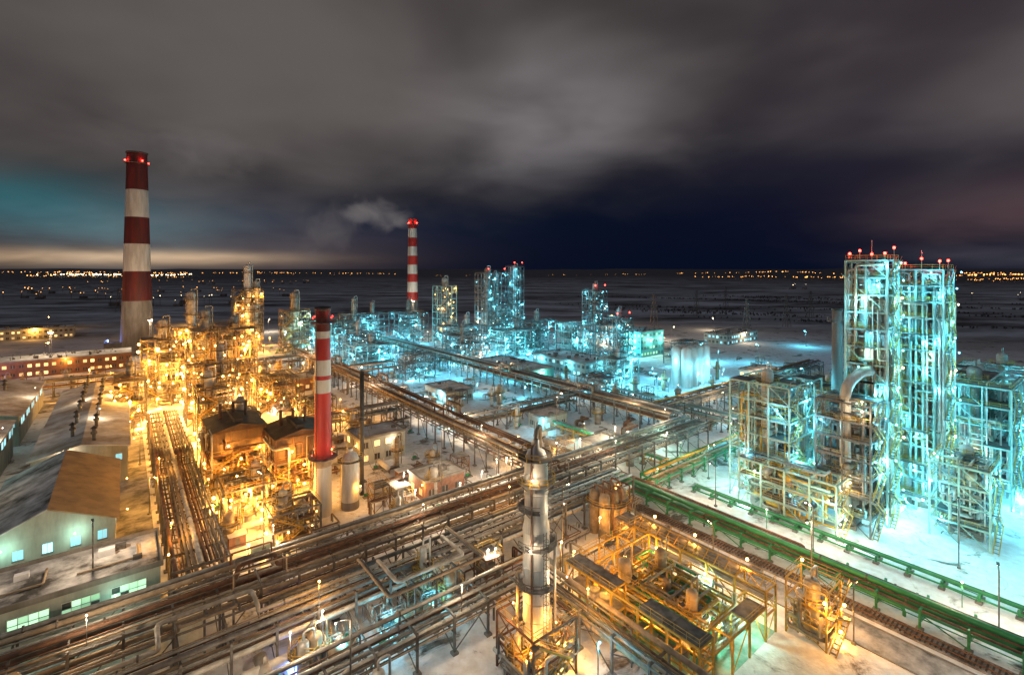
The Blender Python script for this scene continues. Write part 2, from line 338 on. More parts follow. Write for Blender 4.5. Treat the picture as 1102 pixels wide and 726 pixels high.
mb=MB(); mb.rev(0,0,[(2.2,0),(2.2,2)],'concrete',18); mb.rev(0,0,[(2.2,2),(2.2,12.2),(1.6,13.6),(.7,14),(.7,15)],'column_steel',18); mb.ring(0,0,12,2.22,3.2,'yellow_paint',10); mb.ladder(-2.5,0,0,12,'yellow_paint',(-1,0)); mb.lamp(1.5,-3,6,'o',350,.18); mb.done('storage_vessel',45,123)
def mast(u,v,h,c,P,br=.5):
    mb=MB()
    for a,b in ((-.8,-.8),(.8,-.8),(.8,.8),(-.8,.8)): mb.beam((a,b,0),(a*.4,b*.4,h),.14,'steel')
    for i in range(int(h/2.5)):
        z=i*2.5; s=.8-.48*z/h; mb.beam((-s,-s,z),(s,-s,z+2.5),.08,'steel'); mb.beam((s,s,z),(-s,s,z+2.5),.08,'steel'); mb.beam((-s,s,z),(-s,-s,z+2.5),.08,'steel')
    mb.box(-1.2,-1.2,h,1.2,1.2,h+.15,'grating'); mb.rail([(-1.2,-1.2,h),(1.2,-1.2,h),(1.2,1.2,h),(-1.2,1.2,h),(-1.2,-1.2,h)],'steel')
    for k in(-1,0,1): mb.box(k-.25,-1.5,h+.6,k+.25,-1.25,h+1.1,'dark'); mb.bulb(k,-1.55,h+.85,br*.6,'bulb_'+('w' if c=='g' else c))
    mb.lights.append(((0,-2.6,h+1.4),c,P*MUL[c])); mb.done('added_flood_mast',u,v)
mast(14,404,26,'w',14000,.3); mast(212,418,30,'w',10000,.3); mast(-34,400,22,'w',8000,.3)  # masts added to throw warm light up the chimney shafts

# ---------------------------------------------------------------- central distillation column
mb=MB()
mb.rev(0,0,[(2.3,0),(2.3,3.2)],'tan',24)
prof=[(2.0,3.2),(2.0,21.5),(1.75,22.6),(1.75,31.8),(1.3,32.8),(.5,33.3),(.45,34.6)]
mb.rev(0,0,prof,'column_steel',28)
for z in (5.5,8,10.6,13.2,15.8,18.4,21): mb.rev(0,0,[(2.0,z),(2.05,z+.04),(2.05,z+.2),(2.0,z+.24)],'column_steel',28)
for z in (24,26.6,29.2,31.5): mb.rev(0,0,[(1.75,z),(1.8,z+.04),(1.8,z+.2),(1.75,z+.24)],'column_steel',28)
for z,r,a,sp in ((7.5,2.0,0,3),(13.2,2.0,1.6,3.4),(19,2.0,3.0,3.6),(24.4,1.75,.4,3.8),(28.2,1.75,2.2,4.4),(31.9,1.75,0,6.283)):
    mb.ring(0,0,z,r+.02,r+1.1,'steel' if z<28 else 'yellow_paint',9,a,a+sp)
    for k in range(5): t=a+k*sp/5; mb.beam((r*math.cos(t),r*math.sin(t),z-1),((r+1.0)*math.cos(t),(r+1.0)*math.sin(t),z),.09,'steel')
    mb.pipe([(r*.9*math.cos(a+1),r*.9*math.sin(a+1),z+1.2),((r+.5)*math.cos(a+1),(r+.5)*math.sin(a+1),z+1.2)],.45,'column_steel',12)
mb.ladder(-.4,-2.4,.2,21.6,'steel',(0,-1)); mb.ladder(1.3,-1.75,21.6,31.6,'steel',(.5,-.85))
mb.pipe([(0,0,34.2),(0,0,35.8),(1.2,0.9,35.8),(2.3,1.7,35.8),(2.3,1.7,6),(6,4,6)],.3,'tan',10)
mb.pipe([(0,0,34),(-1.9,-1.2,34),(-2.1,-1.4,30),(-2.1,-1.4,3)],.16,'rust',8)
mb.pipe([(2.0,-1,20),(2.6,-1.3,20),(2.6,-1.3,2),(7,-1.3,2)],.22,'alu',8)
mb.pipe([(-2.0,1,15),(-2.6,1.3,15),(-2.6,1.3,2)],.2,'tan',8)
for a in range(3): mb.beam((.3*math.cos(a*2.1),.3*math.sin(a*2.1),35),(.3*math.cos(a*2.1),.3*math.sin(a*2.1),37.2),.06,'steel')
rng=random.Random(5)
frame(mb,-4.2,-4.2,4.2,4.2,1,1,2,4.2,'rust','yellow_paint',0,rng,.28,True)
for i,(x,y,z,P,c) in enumerate(((-3.6,-3,6,600,'o'),(3.5,-2.8,4,800,'o'),(-3.6,1,11,400,'o'),(3.5,-3,14,400,'w'),(-3.3,-2.4,20,380,'w'),(3.1,-2.8,25,380,'w'),(-3.0,-2.6,30,360,'w'),(.5,-3.8,9,350,'o'),(2.4,-1.9,34,240,'w'))): mb.lamp(x,y,z,c,P,.13)
tangle(mb,-5,-5,.5,5,5,6,30,rng)
mb.done('distillation_column',48.7,55.8)

# ---------------------------------------------------------------- right-hand cyan unit
def tower(u,v,s,levels,lh,seed,cols,mat='pale_green',P=620):
    rng=random.Random(seed); mb=MB(); H=levels*lh
    frame(mb,-s/2,-s/2,s/2,s/2,2,2,levels,lh,mat,'yellow_paint',.6,rng,.4,True)
    for (x,y,r,h) in cols: vessel(mb,x,y,r,h,'alu',0,[h*k for k in (.3,.45,.6,.75,.9)],'yellow_paint',n=16)
    tangle(mb,-s/2-.5,-s/2-.5,1,s/2+.5,s/2+.5,H,150,rng,('alu','alu','white_paint','tan','pale_green'),(.1,.36))
    for k in range(16):
        z=rng.randrange(1,levels)*lh; q=rng.choice((-1,1)); x0=-s/2-2.2 if q<0 else s/2+.1
        mb.box(x0,-s/4,z,x0+2.1,s/4,z+.12,'grating'); mb.rail([(x0,-s/4,z),(x0+2.1,-s/4,z),(x0+2.1,s/4,z),(x0,s/4,z),(x0,-s/4,z)],'yellow_paint')
    for k in range(12):
        l=rng.randrange(levels); drum(mb,rng.uniform(-s*.2,s*.2),-s*.3,l*lh+2.2,.8,s*.5,rng.choice(('alu','white_paint')),0)
    for l in range(levels):
        z=l*lh+lh*.85
        mb.lamp(rng.uniform(-s/2,s/2),-s/2-1.6,z,'c' if l%4 else 'g',P,.3)
        mb.lamp(rng.choice((-1,1))*(s/2+.9),rng.uniform(-s/2,s/2),z-1,'c',P*.9,.26)
        mb.lamp(-s/2-1.1,rng.uniform(-s/2,s/2),z,'c' if l%3 else 'g',P*.8,.26)
    for a,b in ((-1,-1),(1,-1),(1,1),(-1,1),(0,0)):
        hh=H+1+2*rng.random(); mb.beam((a*s*.42,b*s*.42,H),(a*s*.42,b*s*.42,hh),.14,mat); mb.lamp(a*s*.42,b*s*.42,hh+.3,'r',700,.34,-1.3)
    mb.beam((0,0,H),(0,0,H+5),.12,'white_paint')
    return mb.done('distillation_tower',u,v)
tower(144,40,8.5,15,4.15,21,((-1.2,0,2.2,60),(2.4,1.5,1.2,52)))
tower(161,34,10.5,15,4.0,22,((0,0,2.6,58),(-3,2.5,1.1,40),(3,-2.5,.9,46)))
unit('process_unit',138,60,20,15,7,4.4,23,'c',18,1000,30,((-5,0,1.5,34),(6,3,1.1,30)),mat='pale_green',pm=('alu','white_paint','yellow_paint','pale_green'),pipes=120)
unit('process_unit',136,42,11,11,7,4.2,24,'c',8,600,14,((1,0,1.6,27),),mat='steel',deck=.7,pm=('alu','steel','dark'),pipes=60)
unit('process_unit',150,24,12,10,4,4.2,25,'c',9,700,10,((2,0,1.3,20),),mat='pale_green',pipes=60)
unit('process_unit',128,52,8,22,3,4,26,'g',8,700,12,(),mat='pale_green',pm=('yellow_paint','alu','pale_green'),pipes=50)
unit('process_unit',195,27,44,16,6,5,27,'c',26,1400,40,((-14,0,1.6,34),(5,2,1.4,32),(14,-2,1.3,35)),mat='pale_green',pm=('alu','pale_green','white_paint'),pipes=170,deck=.4)
unit('process_unit',182,62,24,16,5,4.5,28,'c',12,1300,20,((0,0,1.4,26),),mat='pale_green',pipes=60)
unit('process_unit',225,45,30,16,5,5,29,'c',14,1500,26,((0,0,1.4,28),),mat='pale_green',pipes=60)
mb=MB(); mb.pipe([(0,0,0),(0,0,33),(4.5,-2,36),(7,-3,36)],1.15,'column_steel',18); mb.ring(0,0,14,1.2,2.3,'yellow_paint',10); mb.ring(0,0,25,1.2,2.3,'yellow_paint',10); mb.ladder(-1.5,0,0,30,'steel',(-1,0),False)
mb.done('exhaust_duct',132.5,42)
mb=MB(); mb.pipe([(0,0,0),(0,0,12)],.14,'red_paint',8); mb.beam((0,0,11.8),(1.5,0,12.4),.1,'red_paint'); mb.bulb(1.5,0,12.2,.15,'bulb_w'); mb.done('warning_light_post',147,11)

# ---------------------------------------------------------------- orange unit, left
OM=('tan','alu','rust','steel')
unit('process_unit',37,268,26,18,7,4.6,31,'o',18,2600,34,((-7,0,2,42),(5,2,1.6,38)),pm=OM,pipes=90,br=.46)
unit('process_unit',14,272,16,16,6,4.8,32,'o',12,2400,24,((0,0,1.8,38),(4,4,1.2,32)),pm=OM,pipes=50,br=.46)
unit('process_unit',28,232,18,14,5,4.5,33,'o',12,2200,26,((3,0,1.5,30),),pm=OM,pipes=60,br=.42)
unit('process_unit',27,206,14,12,4,4.5,34,'o',8,1900,20,((-3,0,1.4,24),),pm=OM,pipes=50,br=.36)
unit('process_unit',2,246,10,24,4,4.5,35,'o',8,1900,16,((0,3,1.2,24),),pm=OM,pipes=30,br=.36)
unit('process_unit',52,235,16,20,3,4.5,36,'o',6,1900,14,((-3,4,1.2,20),),pm=OM,pipes=40,br=.36)
unit('process_unit',30,330,24,18,6,4.5,37,'o',8,3000,22,((0,0,2.2,48),),pipes=40,br=.45)
unit('process_unit',70,395,18,14,9,5,38,'o',6,2600,20,((0,0,2.4,64),(6,3,1.8,52)),pipes=40,br=.5)
unit('process_unit',98,380,18,14,6,5,39,'g',5,2600,14,((0,0,2.4,44),),pipes=30,br=.45)
unit('process_unit',60,203,14,10,2,4.5,40,'o',4,1400,8,((2,0,1.1,14),),pm=OM,pipes=30)
unit('process_unit',28,181,14,10,3,4.5,41,'o',7,1300,12,((2,0,1.1,19),),pm=OM,pipes=50,br=.28)
unit('process_unit',24,137,11,12,2,4,42,'o',7,1000,10,((2,0,1.0,12),),pm=OM,pipes=50,br=.28)
unit('process_unit',30,118,10,8,2,3.6,43,'o',6,800,8,((-2,0,1.0,11),),pm=OM,pipes=40,br=.28)
def shed(u,v,sx,sy,z0,z1,rh,seed):
    rng=random.Random(seed); mb=MB(); a,b=sx/2,sy/2
    frame(mb,-a,-b,a,b,3,3,3,z0/3,'rust','yellow_paint',.4,rng,.35,True)
    for (x0,y0,x1,y1) in ((-a,-b,a,-b+.2),(-a,b-.2,a,b),(-a,-b+.2,-a+.2,b-.2),(a-.2,-b+.2,a,b-.2)): mb.box(x0,y0,z0+.2,x1,y1,z1,'brown_clad')
    for y in (-b,b): mb.add([(-a,y,z1),(a,y,z1),(0,y,z1+rh)],[(0,1,2)],'brown_clad')
    for sgn in (-1,1):
        mb.add([(sgn*(a+.6),-b-.6,z1-.1),(sgn*(a+.6),b+.6,z1-.1),(0,b+.6,z1+rh+.05),(0,-b-.6,z1+rh+.05)],[(0,1,2,3)],'roof_dark')
    mb.box(-1,-b*.8,z1+rh-.2,1,b*.8,z1+rh+.7,'roof_dark')
    for k in range(4): x=-a+k*sx/3; mb.beam((x,-b-.15,0),(x,-b-.15,z1),.3,'rust'); y=-b+k*sy/3; mb.beam((-a-.15,y,0),(-a-.15,y,z1),.3,'rust')
    for z in (z0+.4,z1-.3): mb.beam((-a-.2,-b-.3,z),(a+.2,-b-.3,z),.25,'rust'); mb.beam((-a-.3,-b,z),(-a-.3,b,z),.25,'rust')
    for k in range(3): vessel(mb,-a*.6+k*a*.6,0,1.4,z0-1,'tan',0,[],lad=False)
    for k in range(3): mb.pipe([(-a*.5+k*a*.5,b*.3,z1),(-a*.5+k*a*.5,b*.3,z1+rh+3.5)],.4,'rust',10)
    tangle(mb,-a-2,-b-2.5,.5,a+1,b,z1,60,rng,('tan','alu','rust'))
    for (x,y,z) in ((-a-1.8,-b,z0-1),(0,-b-2.2,z0-1),(a+1,-b-1,z0+1),(-a-1.8,b*.5,z0+2),(0,-b-2.4,3),(-a-2,0,3),(0,0,z0-1.5),(-3,-b-2,z0+3)): mb.lamp(x,y,z,'o',750,.28)
    mb.done('furnace_shed',u,v)
shed(25,160,13,16,10,16.5,1.6,51); shed(38,147,13,14,9,15.5,1.5,52)
def ctl(name,u,v,sx,sy,h,wall,roof,win=None,lp=(),seed=0,par=.5):
    rng=random.Random(seed); mb=MB(); a,b=sx/2,sy/2
    mb.box(-a,-b,0,a,b,h,wall); mb.box(-a-.3,-b-.3,h+.003,a+.3,b+.3,h+.2,'concrete')
    mb.box(-a,-b,h+.203,a,b,h+.3,roof)
    for (x0,y0,x1,y1) in ((-a-.3,-b-.3,a+.3,-b),(-a-.3,b,a+.3,b+.3),(-a-.3,-b,-a,b),(a,-b,a+.3,b)): mb.box(x0,y0,h+.203,x1,y1,h+.2+par,'concrete')
    if win:
        fl=max(1,int(h/4))
        for f in range(fl):
            z=1.2+f*(h/fl)
            for side in (0,1):
                ln=sx if side==0 else sy; n=max(1,int(ln/3.2))
                for k in range(n):
                    c=-ln/2+(k+.5)*ln/n; m=win if rng.random()<.45 else 'dark'
                    if side==0:
                        mb.box(c-.85,-b-.04,z,c+.85,-b-.01,z+1.7,m); mb.beam((c,-b-.07,z),(c,-b-.07,z+1.7),.08,'white_paint'); mb.box(c-1,-b-.2,z-.14,c+1,-b-.005,z-.02,'concrete')
                    else:
                        mb.box(-a-.04,c-.85,z,-a-.01,c+.85,z+1.7,m); mb.beam((-a-.07,c,z),(-a-.07,c,z+1.7),.08,'white_paint')
    for _ in range(int(sx*sy/45)+1):
        x,y=rng.uniform(-a*.85,a*.85),rng.uniform(-b*.85,b*.85); s=rng.uniform(.4,1.1)
        if rng.random()<.5: mb.box(x-s,y-s,h+.3,x+s,y+s,h+.3+s*1.3,'steel')
        else: mb.pipe([(x,y,h),(x,y,h+1.6)],s*.35,'alu',8); mb.rev(x,y,[(s*.6,h+1.6),(.02,h+2.1)],'steel',8)
    for (x,y,z,c,P) in lp: mb.lamp(x,y,z,c,P,.22)
    return mb.done(name,u,v)
ctl('control_building',64,152,15,11,8,'wall_plaster','roof_snowy','win_warm',((-9,-6.5,7,'o',200),(3,-6.8,7,'w',300)),1)
ctl('control_building',174,218,18,46,7,'teal_clad','roof_snowy','win_cyan',((-11,-10,6,'c',1800),(-11,12,6,'c',1800),(0,-25,6,'g',1800)),2)
ctl('control_building',212,210,24,44,8,'wall_plaster','roof_snowy','win_cyan',((-14,-10,7,'c',1800),(-14,14,7,'c',1800),(0,-25,7,'c',1800)),3)
ctl('compressor_hall',290,222,26,26,17,'teal_clad','roof_snowy','win_green',((-16,-6,12,'g',3000),(-4,-16,12,'g',3000),(10,-16,12,'g',3000)),4)
ctl('control_building',262,120,20,16,8,'wall_plaster','roof_snowy','win_warm',((-11,0,7,'w',2000),),5)
ctl('pump_house',67,118,12,9,5,'brick','roof_snowy','win_warm',((-7,-5,5,'o',300),),6)
ctl('pump_house',128,140,12,9,5,'wall_plaster','roof_snowy','win_cyan',((-7,-5,5,'c',1200),),7)
ctl('pump_house',120,200,14,20,5,'wall_plaster','roof_snowy','win_cyan',((-8,-5,5,'c',1700),),8)
ctl('pump_house',122,108,10,8,4.5,'wall_plaster','roof_snowy','win_warm',((-6,-5,4.5,'w',1000),),9)
ctl('pump_house',70,262,22,14,6,'brick','roof_felt','win_warm',((-12,-5,6,'o',1200),),10)
ctl('warehouse',-26,395,60,26,9,'brick','roof_snowy','win_warm',((-31,0,9,'o',1000),(0,-15,9,'o',900)),12)
ctl('warehouse',56,470,50,26,9,'wall_plaster','roof_snowy','win_warm',((-26,0,9,'o',2500),(0,-15,9,'o',1600)),13)
ctl('warehouse',-190,640,70,26,9,'wall_plaster','roof_snowy','win_warm',((-36,0,9,'o',3500),(0,-15,9,'o',3500)),14)
ctl('warehouse',-60,600,50,22,9,'wall_plaster','roof_snowy','win_warm',((0,-13,9,'o',3000),),15)
ctl('warehouse',400,210,50,20,8,'wall_plaster','roof_snowy','win_cyan',((0,-13,9,'w',2500),),16)

# ---------------------------------------------------------------- left workshop buildings
def gable(name,u0,v0,sx,sy,h,rh,roofL,roofR,wall,lights=(),win='win_cyan',vents=0):
    mb=MB(); a=sx/2; t=.25
    for (x0,y0,x1,y1) in ((-a,0,a,t),(-a,sy-t,a,sy),(-a,t,-a+t,sy-t),(a-t,t,a,sy-t)): mb.box(x0,y0,0,x1,y1,h,wall)
    for y in (0,sy): mb.add([(-a,y,h),(a,y,h),(0,y,h+rh)],[(0,1,2)],wall)
    for s,m in ((-1,roofL),(1,roofR)):
        e=.7; dz=rh*e/a
        mb.add([(s*(a+e),-e,h-dz+.1),(s*(a+e),sy+e,h-dz+.1),(0,sy+e,h+rh+.1),(0,-e,h+rh+.1),
                (s*(a+e),-e,h-dz+.35),(s*(a+e),sy+e,h-dz+.35),(0,sy+e,h+rh+.35),(0,-e,h+rh+.35)],[(0,1,2,3),(4,5,6,7),(0,3,7,4),(0,1,5,4)],m)
    n=int(sx/3.4)
    for k in range(n):
        x=-a+(k+.5)*sx/n; mb.box(x-.7,-.06,h-3.6,x+.7,-.02,h-1.9,win); mb.beam((x,-.1,h-3.6),(x,-.1,h-1.9),.08,'white_paint'); mb.box(x-.85,-.25,h-3.8,x+.85,-.01,h-3.66,'concrete')
    n=int(sy/4)
    for k in range(n):
        y=(k+.5)*sy/n; mb.box(a+.02,y-1,h-3.8,a+.06,y+1,h-1.8,win if k%3 else 'dark')
    mb.box(-2,-.09,0,2,-.03,4.2,'steel')
    for k in range(vents):
        y=4+k*(sy-8)/max(1,vents-1); x=(-1)**k*a*.25
        mb.pipe([(x,y,h),(x,y,h+rh+3.2)],.45,'steel',10); mb.rev(x,y,[(.9,h+rh+3.2),(.02,h+rh+4)],'dark',10); mb.rev(x,y,[(.55,h+rh+1.6),(.75,h+rh+1.7),(.75,h+rh+2.2),(.55,h+rh+2.3)],'steel',10)
    for (x,y,z,c,P) in lights: mb.lamp(x,y,z,c,P,.16)
    return mb.done(name,u0,v0)
gable('gabled_workshop',-11.3,128,20,38,10,4.5,'roof_felt','roof_brown','wall_plaster',((-6,-2,9.5,'g',300),(4,-2,9.5,'g',300),(12,8,8,'o',400),(12,28,8,'o',500)))
gable('long_workshop',-9,178,20,95,10,2.2,'roof_snowy','roof_snowy','wall_plaster',((11.5,10,9,'o',800),(11.5,40,9,'o',800),(11.5,70,9,'o',1000),(-3,-2,12,'w',500),(3,30,15,'w',700),(-3,62,15,'w',700)),vents=12)
gable('long_workshop',-40,140,24,85,11,2.5,'roof_snowy','roof_snowy','wall_plaster',((0,-2,10,'g',600),(13,10,15,'w',800),(13,32,15,'g',700),(13,60,15,'w',800)),vents=5)
gable('long_workshop',-40,236,24,66,10,2.5,'roof_felt','roof_snowy','wall_plaster',((0,-2,10,'g',600),(13,30,14,'w',900)),vents=4)
mb=MB()
LX=62;DY=13;Hh=9.5
for (x0,y0,x1,y1) in ((0,0,LX,.3),(0,DY-.3,LX,DY),(0,.3,.3,DY-.3),(LX-.3,.3,LX,DY-.3)): mb.box(x0,y0,0,x1,y1,Hh,'wall_plaster')
mb.box(-.4,-.4,Hh+.003,LX+.4,DY+.4,Hh+.35,'concrete'); mb.box(.2,.2,Hh+.353,LX-.2,DY-.2,Hh+.42,'roof_felt')
for (x0,y0,x1,y1) in ((-.4,-.4,LX+.4,-.1),(-.4,DY+.1,LX+.4,DY+.4),(LX+.1,-.1,LX+.4,DY+.1)): mb.box(x0,y0,Hh+.353,x1,y1,Hh+.9,'concrete')
rng=random.Random(8)
for k in range(10):
    x0=1.5+k*6
    for i in range(4):
        for j in range(3):
            q=x0+i*1.15; mb.box(q,-.05,5.0+j*1.05,q+1.05,-.02,5.95+j*1.05,'win_green' if rng.random()<.85 else 'dark')
    mb.beam((x0-.1,-.1,4.85),(x0+4.7,-.1,4.85),.18,'concrete')
    for i in range(5): mb.beam((x0-.05+i*1.15,-.08,4.9),(x0-.05+i*1.15,-.08,8.2),.09,'white_paint')
    for j in range(4): mb.beam((x0-.1,-.09,4.93+j*1.05),(x0+4.6,-.09,4.93+j*1.05),.08,'white_paint')
    mb.box(x0+1,-.05,1,x0+3.4,-.02,2.8,'win_green' if k%3==1 else 'dark')
for k in range(16):
    x=rng.uniform(2,LX-2);y=rng.uniform(2,DY-2);s=rng.uniform(.4,1.2); mb.box(x-s,y-s*.6,Hh+.42,x+s,y+s*.6,Hh+.42+s,'steel' if k%2 else 'snow_pile')
for k in range(5): mb.pipe([(3+k*12,4,Hh+.7),(11+k*12,4,Hh+.7),(11+k*12,9,Hh+.7)],.18,'tan')
mb.lamp(10,-2.5,8,'g',200,.15); mb.lamp(34,-2.5,8,'g',200,.15); mb.lamp(56,-2.5,8,'g',200,.15); mb.lamp(LX+1.5,6,8,'o',300,.2)
mb.beam((40,6.5,Hh),(40,6.5,Hh+5),.1,'steel'); mb.lamp(40,6.5,Hh+5.2,'w',300,.13)
mb.done('office_building',-57,103.5)

# ---------------------------------------------------------------- yellow unit lower right
mb=MB(); rng=random.Random(61)
for (x0,y0,x1,y1,nx,ny) in ((-11.5,-13,-8,13,1,5),(8,-13,11.5,13,1,5)):
    frame(mb,x0,y0,x1,y1,nx,ny,2,4,'yellow_paint','yellow_paint',.35,rng,.3,False)
frame(mb,-7.9,9.5,7.9,13,3,1,2,4,'yellow_paint','yellow_paint',.4,rng,.3,False)
frame(mb,-7.9,-13,7.9,-10,3,1,1,5.4,'yellow_paint','yellow_paint',.3,rng,.3,False)
for y in range(-12,13,2):
    mb.beam((8,y,8.2),(9.7,y,9.3),.14,'yellow_paint'); mb.beam((11.5,y,8.2),(9.7,y,9.3),.14,'yellow_paint')
mb.beam((9.7,-13,9.35),(9.7,13,9.35),.16,'yellow_paint')
for k in range(6): drum(mb,-5+rng.uniform(-1,9),-7+k*2.8,2.4,.8,5,rng.choice(('alu','pale_green','tan')),0)
for (x,y,r,h) in ((-5,5,1.1,10),(-2,-6,.9,9),(4,4,1.0,9),(0,0,.7,7)): vessel(mb,x,y,r,h,'tan',0,[h*.6])
for k in range(5):
    for q in range(2): mb.pipe([(8.6+q*.8+k*.35,-13,6.3+.0),(8.6+q*.8+k*.35,13,6.3)],.13,rng.choice(('alu','tan','rust')))
tangle(mb,-8,-10,.5,8,10,6,90,rng,('tan','alu','yellow_paint','green_paint'),(.08,.25))
for (x,y,z,c) in ((-7,8,6.5,'o'),(0,9,6.5,'o'),(7,7,6.5,'o'),(-7,-2,6.5,'o'),(7,-3,6.5,'g'),(0,-9,4.5,'g'),(7,-11,4,'g'),(-7,-10,6.5,'o'),(12,-8,9.5,'o'),(12,2,9.5,'o'),(12,11,9.5,'o'),(0,1,5,'o')): mb.lamp(x,y,z,c,700,.28)
mb.done('pump_unit',73.5,50)
mb=MB(); rng=random.Random(62)
frame(mb,-3,-3,3,3,1,1,3,3,'yellow_paint','yellow_paint',.5,rng,.25,True)
vessel(mb,-.5,0,1.2,9.5,'alu',0,[6]); vessel(mb,1.8,1,.6,8,'tan',0,[])
for p in ((-3.6,-3,8),(3.4,-3.4,5),(0,-4,2.5),(3.4,3,9.5)): mb.lamp(*p,'o',500,.28)
tangle(mb,-3,-3,.3,3,3,7,18,rng); mb.done('separator_unit',89.5,33)
mb=MB()
for i in range(6):
    x=(i%3)*2.9; y=(i//3)*3.0; mb.rev(x,y,[(1.25,0),(1.25,8.5),(1.0,9.4),(.4,9.8),(.02,9.9)],'tan',16); mb.pipe([(x,y,9.7),(x,y,10.8),(x,y-2.4,10.8),(x,y-2.4,.5)],.2,'rust')
mb.lamp(2,-4,5,'o',350,.2); mb.ring(3,1.5,7,2.2,5.2,'yellow_paint',12); mb.done('filter_vessel_group',85,74)
mb=MB()
for i in range(8):
    x=(i%4)*5.6; y=(i//4)*5.8; mb.rev(x,y,[(2.7,0),(2.7,19),(1.6,20.4),(.02,20.8)],'white_paint',20); mb.rail([(x-1.5,y-1.5,20),(x+1.5,y-1.5,20),(x+1.5,y+1.5,20)],'white_paint')
    mb.pipe([(x,y,20.6),(x,y,21.6),(x+2.8,y,21.6)],.2,'alu')
for p in ((-4,-5,12),(6,-5.5,12),(15,-5,12),(-4.5,4,14)): mb.lamp(*p,'c',1300,.3)
mb.done('storage_silo_group',226,142)

# ---------------------------------------------------------------- far cyan units
F=[(120,392,30,20,4,5,8,((0,0,1.6,30),)),(150,380,34,20,5,5,10,((-8,0,1.8,38),(8,3,1.5,34))),(185,372,26,20,5,5,9,((0,0,1.6,36),)),
 (205,348,14,14,9,5.2,9,((0,0,2.4,54),)),(236,326,20,18,11,5.2,18,((-4,0,2.2,62),(5,3,1.8,58))),(254,318,10,12,12,5.2,11,((0,0,2.2,64),)),
 (265,345,24,20,5,5,8,()),(252,228,12,12,10,4.6,14,((0,0,1.8,51),)),(262,218,16,16,6,4.6,9,((3,0,1.6,34),)),(242,240,16,16,5,4.6,9,()),
 (190,300,30,22,4,5,10,((5,0,1.6,28),)),(175,268,22,18,4,4.5,9,((-4,0,1.4,26),)),(215,272,26,18,4,4.5,9,((4,0,1.4,26),)),
 (240,275,24,18,5,4.5,8,((0,0,1.5,30),)),(130,340,26,20,3,5,8,((0,0,1.5,24),)),(120,300,22,22,3,4.5,7,((3,0,1.4,20),)),(128,250,18,14,3,4.5,6,()),
 (285,180,24,16,3,4.5,6,()),(208,172,18,14,3,4.5,6,((0,0,1.2,18),)),(180,160,16,14,2,4.5,4,())]
for i,(u,v,sx,sy,lv,lh,nl,cols) in enumerate(F):
    cc='c' if i not in (3,) else 'o'
    unit('process_unit',u,v,sx,sy,lv,lh,100+i,cc,nl,(1900 if i not in (4,5) else 1500) if i!=3 else 700,nl*4,cols,mat='steel' if i%3 else 'pale_green',rm='steel',pipes=int(sx*1.8),br=.38 if i<14 else .3,deck=.35,pm=('alu','white_paint','alu','steel'),red=(i in (4,5,7,8)),nx=3,ny=2,cw=.45)

# ---------------------------------------------------------------- ground clutter per yard
def yard(u0,v0,u1,v1,n,seed,c,nl,P):
    rng=random.Random(seed); mb=MB(); 
    for _ in range(n):
        x=rng.uniform(0,u1-u0);y=rng.uniform(0,v1-v0);t=rng.random()
        if t<.25:
            mb.box(x-1.2,y-.6,0,x+1.2,y+.6,.3,'concrete'); mb.pipe([(x-.9,y,.8),(x+.1,y,.8)],.38,'green_paint',10); mb.pipe([(x+.1,y,.8),(x+.5,y,.8)],.15,'steel'); mb.pipe([(x+.7,y,.3),(x+.7,y,1.4),(x+.7,y+2.5,1.4),(x+.7,y+2.5,.1)],.14,'alu')
        elif t<.4: drum(mb,x,y,2.2,rng.uniform(.6,1.1),rng.uniform(3,6),rng.choice(('alu','tan','white_paint')),rng.randrange(2))
        elif t<.52: h=rng.uniform(4,11); vessel(mb,x,y,rng.uniform(.5,1.2),h,rng.choice(('alu','tan')),0,[h*.6])
        elif t<.6:
            s=rng.uniform(1.2,2.4); mb.box(x-s,y-1.2,0,x+s,y+1.2,2.5,rng.choice(('wall_plaster','brick','pale_green'))); mb.box(x-s-.2,y-1.4,2.503,x+s+.2,y+1.4,2.7,'snow_pile'); mb.box(x-.4,y-1.25,.05,x+.4,y-1.21,2.05,'steel')
        elif t<.8:
            L=rng.uniform(5,18); z=rng.uniform(.5,3.2); r=rng.uniform(.1,.3); 
            for q in range(rng.randint(1,4)):
                yy=y+q*.7
                mb.pipe([(x,yy,.1),(x,yy,z),(x+L*.6,yy,z),(x+L*.6,yy+L*.3,z),(x+L*.6,yy+L*.3,.1)],r,rng.choice(('alu','tan','rust','steel')))
            k=0
            while k<L*.6: mb.beam((x+k,y-.2,0),(x+k,y-.2,z),.14,'steel'); k+=3
        elif t<.93:
            r=rng.uniform(.8,2.6); mb.rev(x,y,[(r*1.1,-.02),(r*.85,.3*r*.5),(r*.45,.55*r*.5),(.02,.62*r*.5)],'snow_pile',9)
        else:
            frame(mb,x,y,x+4,y+4,1,1,2,3,'rust','yellow_paint',.6,rng,.2,False)
    for i in range(nl):
        x=rng.uniform(0,u1-u0);y=rng.uniform(0,v1-v0); h=rng.uniform(5,8); mb.beam((x,y,0),(x,y,h),.14,'steel'); mb.lamp(x,y-.3,h+.1,c,P,.24)
    mb.done('yard_equipment',u0,v0)
yard(18,104,36,190,70,201,'o',10,800)
yard(42,106,84,148,40,202,'w',5,1300)
yard(42,160,84,300,80,203,'o',11,1300)
yard(97,106,148,148,22,204,'w',4,2200)
yard(97,156,148,290,50,205,'c',8,1600)
yard(160,122,240,200,60,206,'c',10,1900)
yard(8,74,58,80,26,207,'w',4,700)
yard(18,28,56,64,22,208,'c',3,600)
yard(64,66,100,78,18,209,'o',3,400)
yard(160,320,300,420,50,210,'c',8,3200)
yard(112,92,150,104,12,211,'g',3,1300)
yard(165,40,240,100,40,212,'c',9,1800)
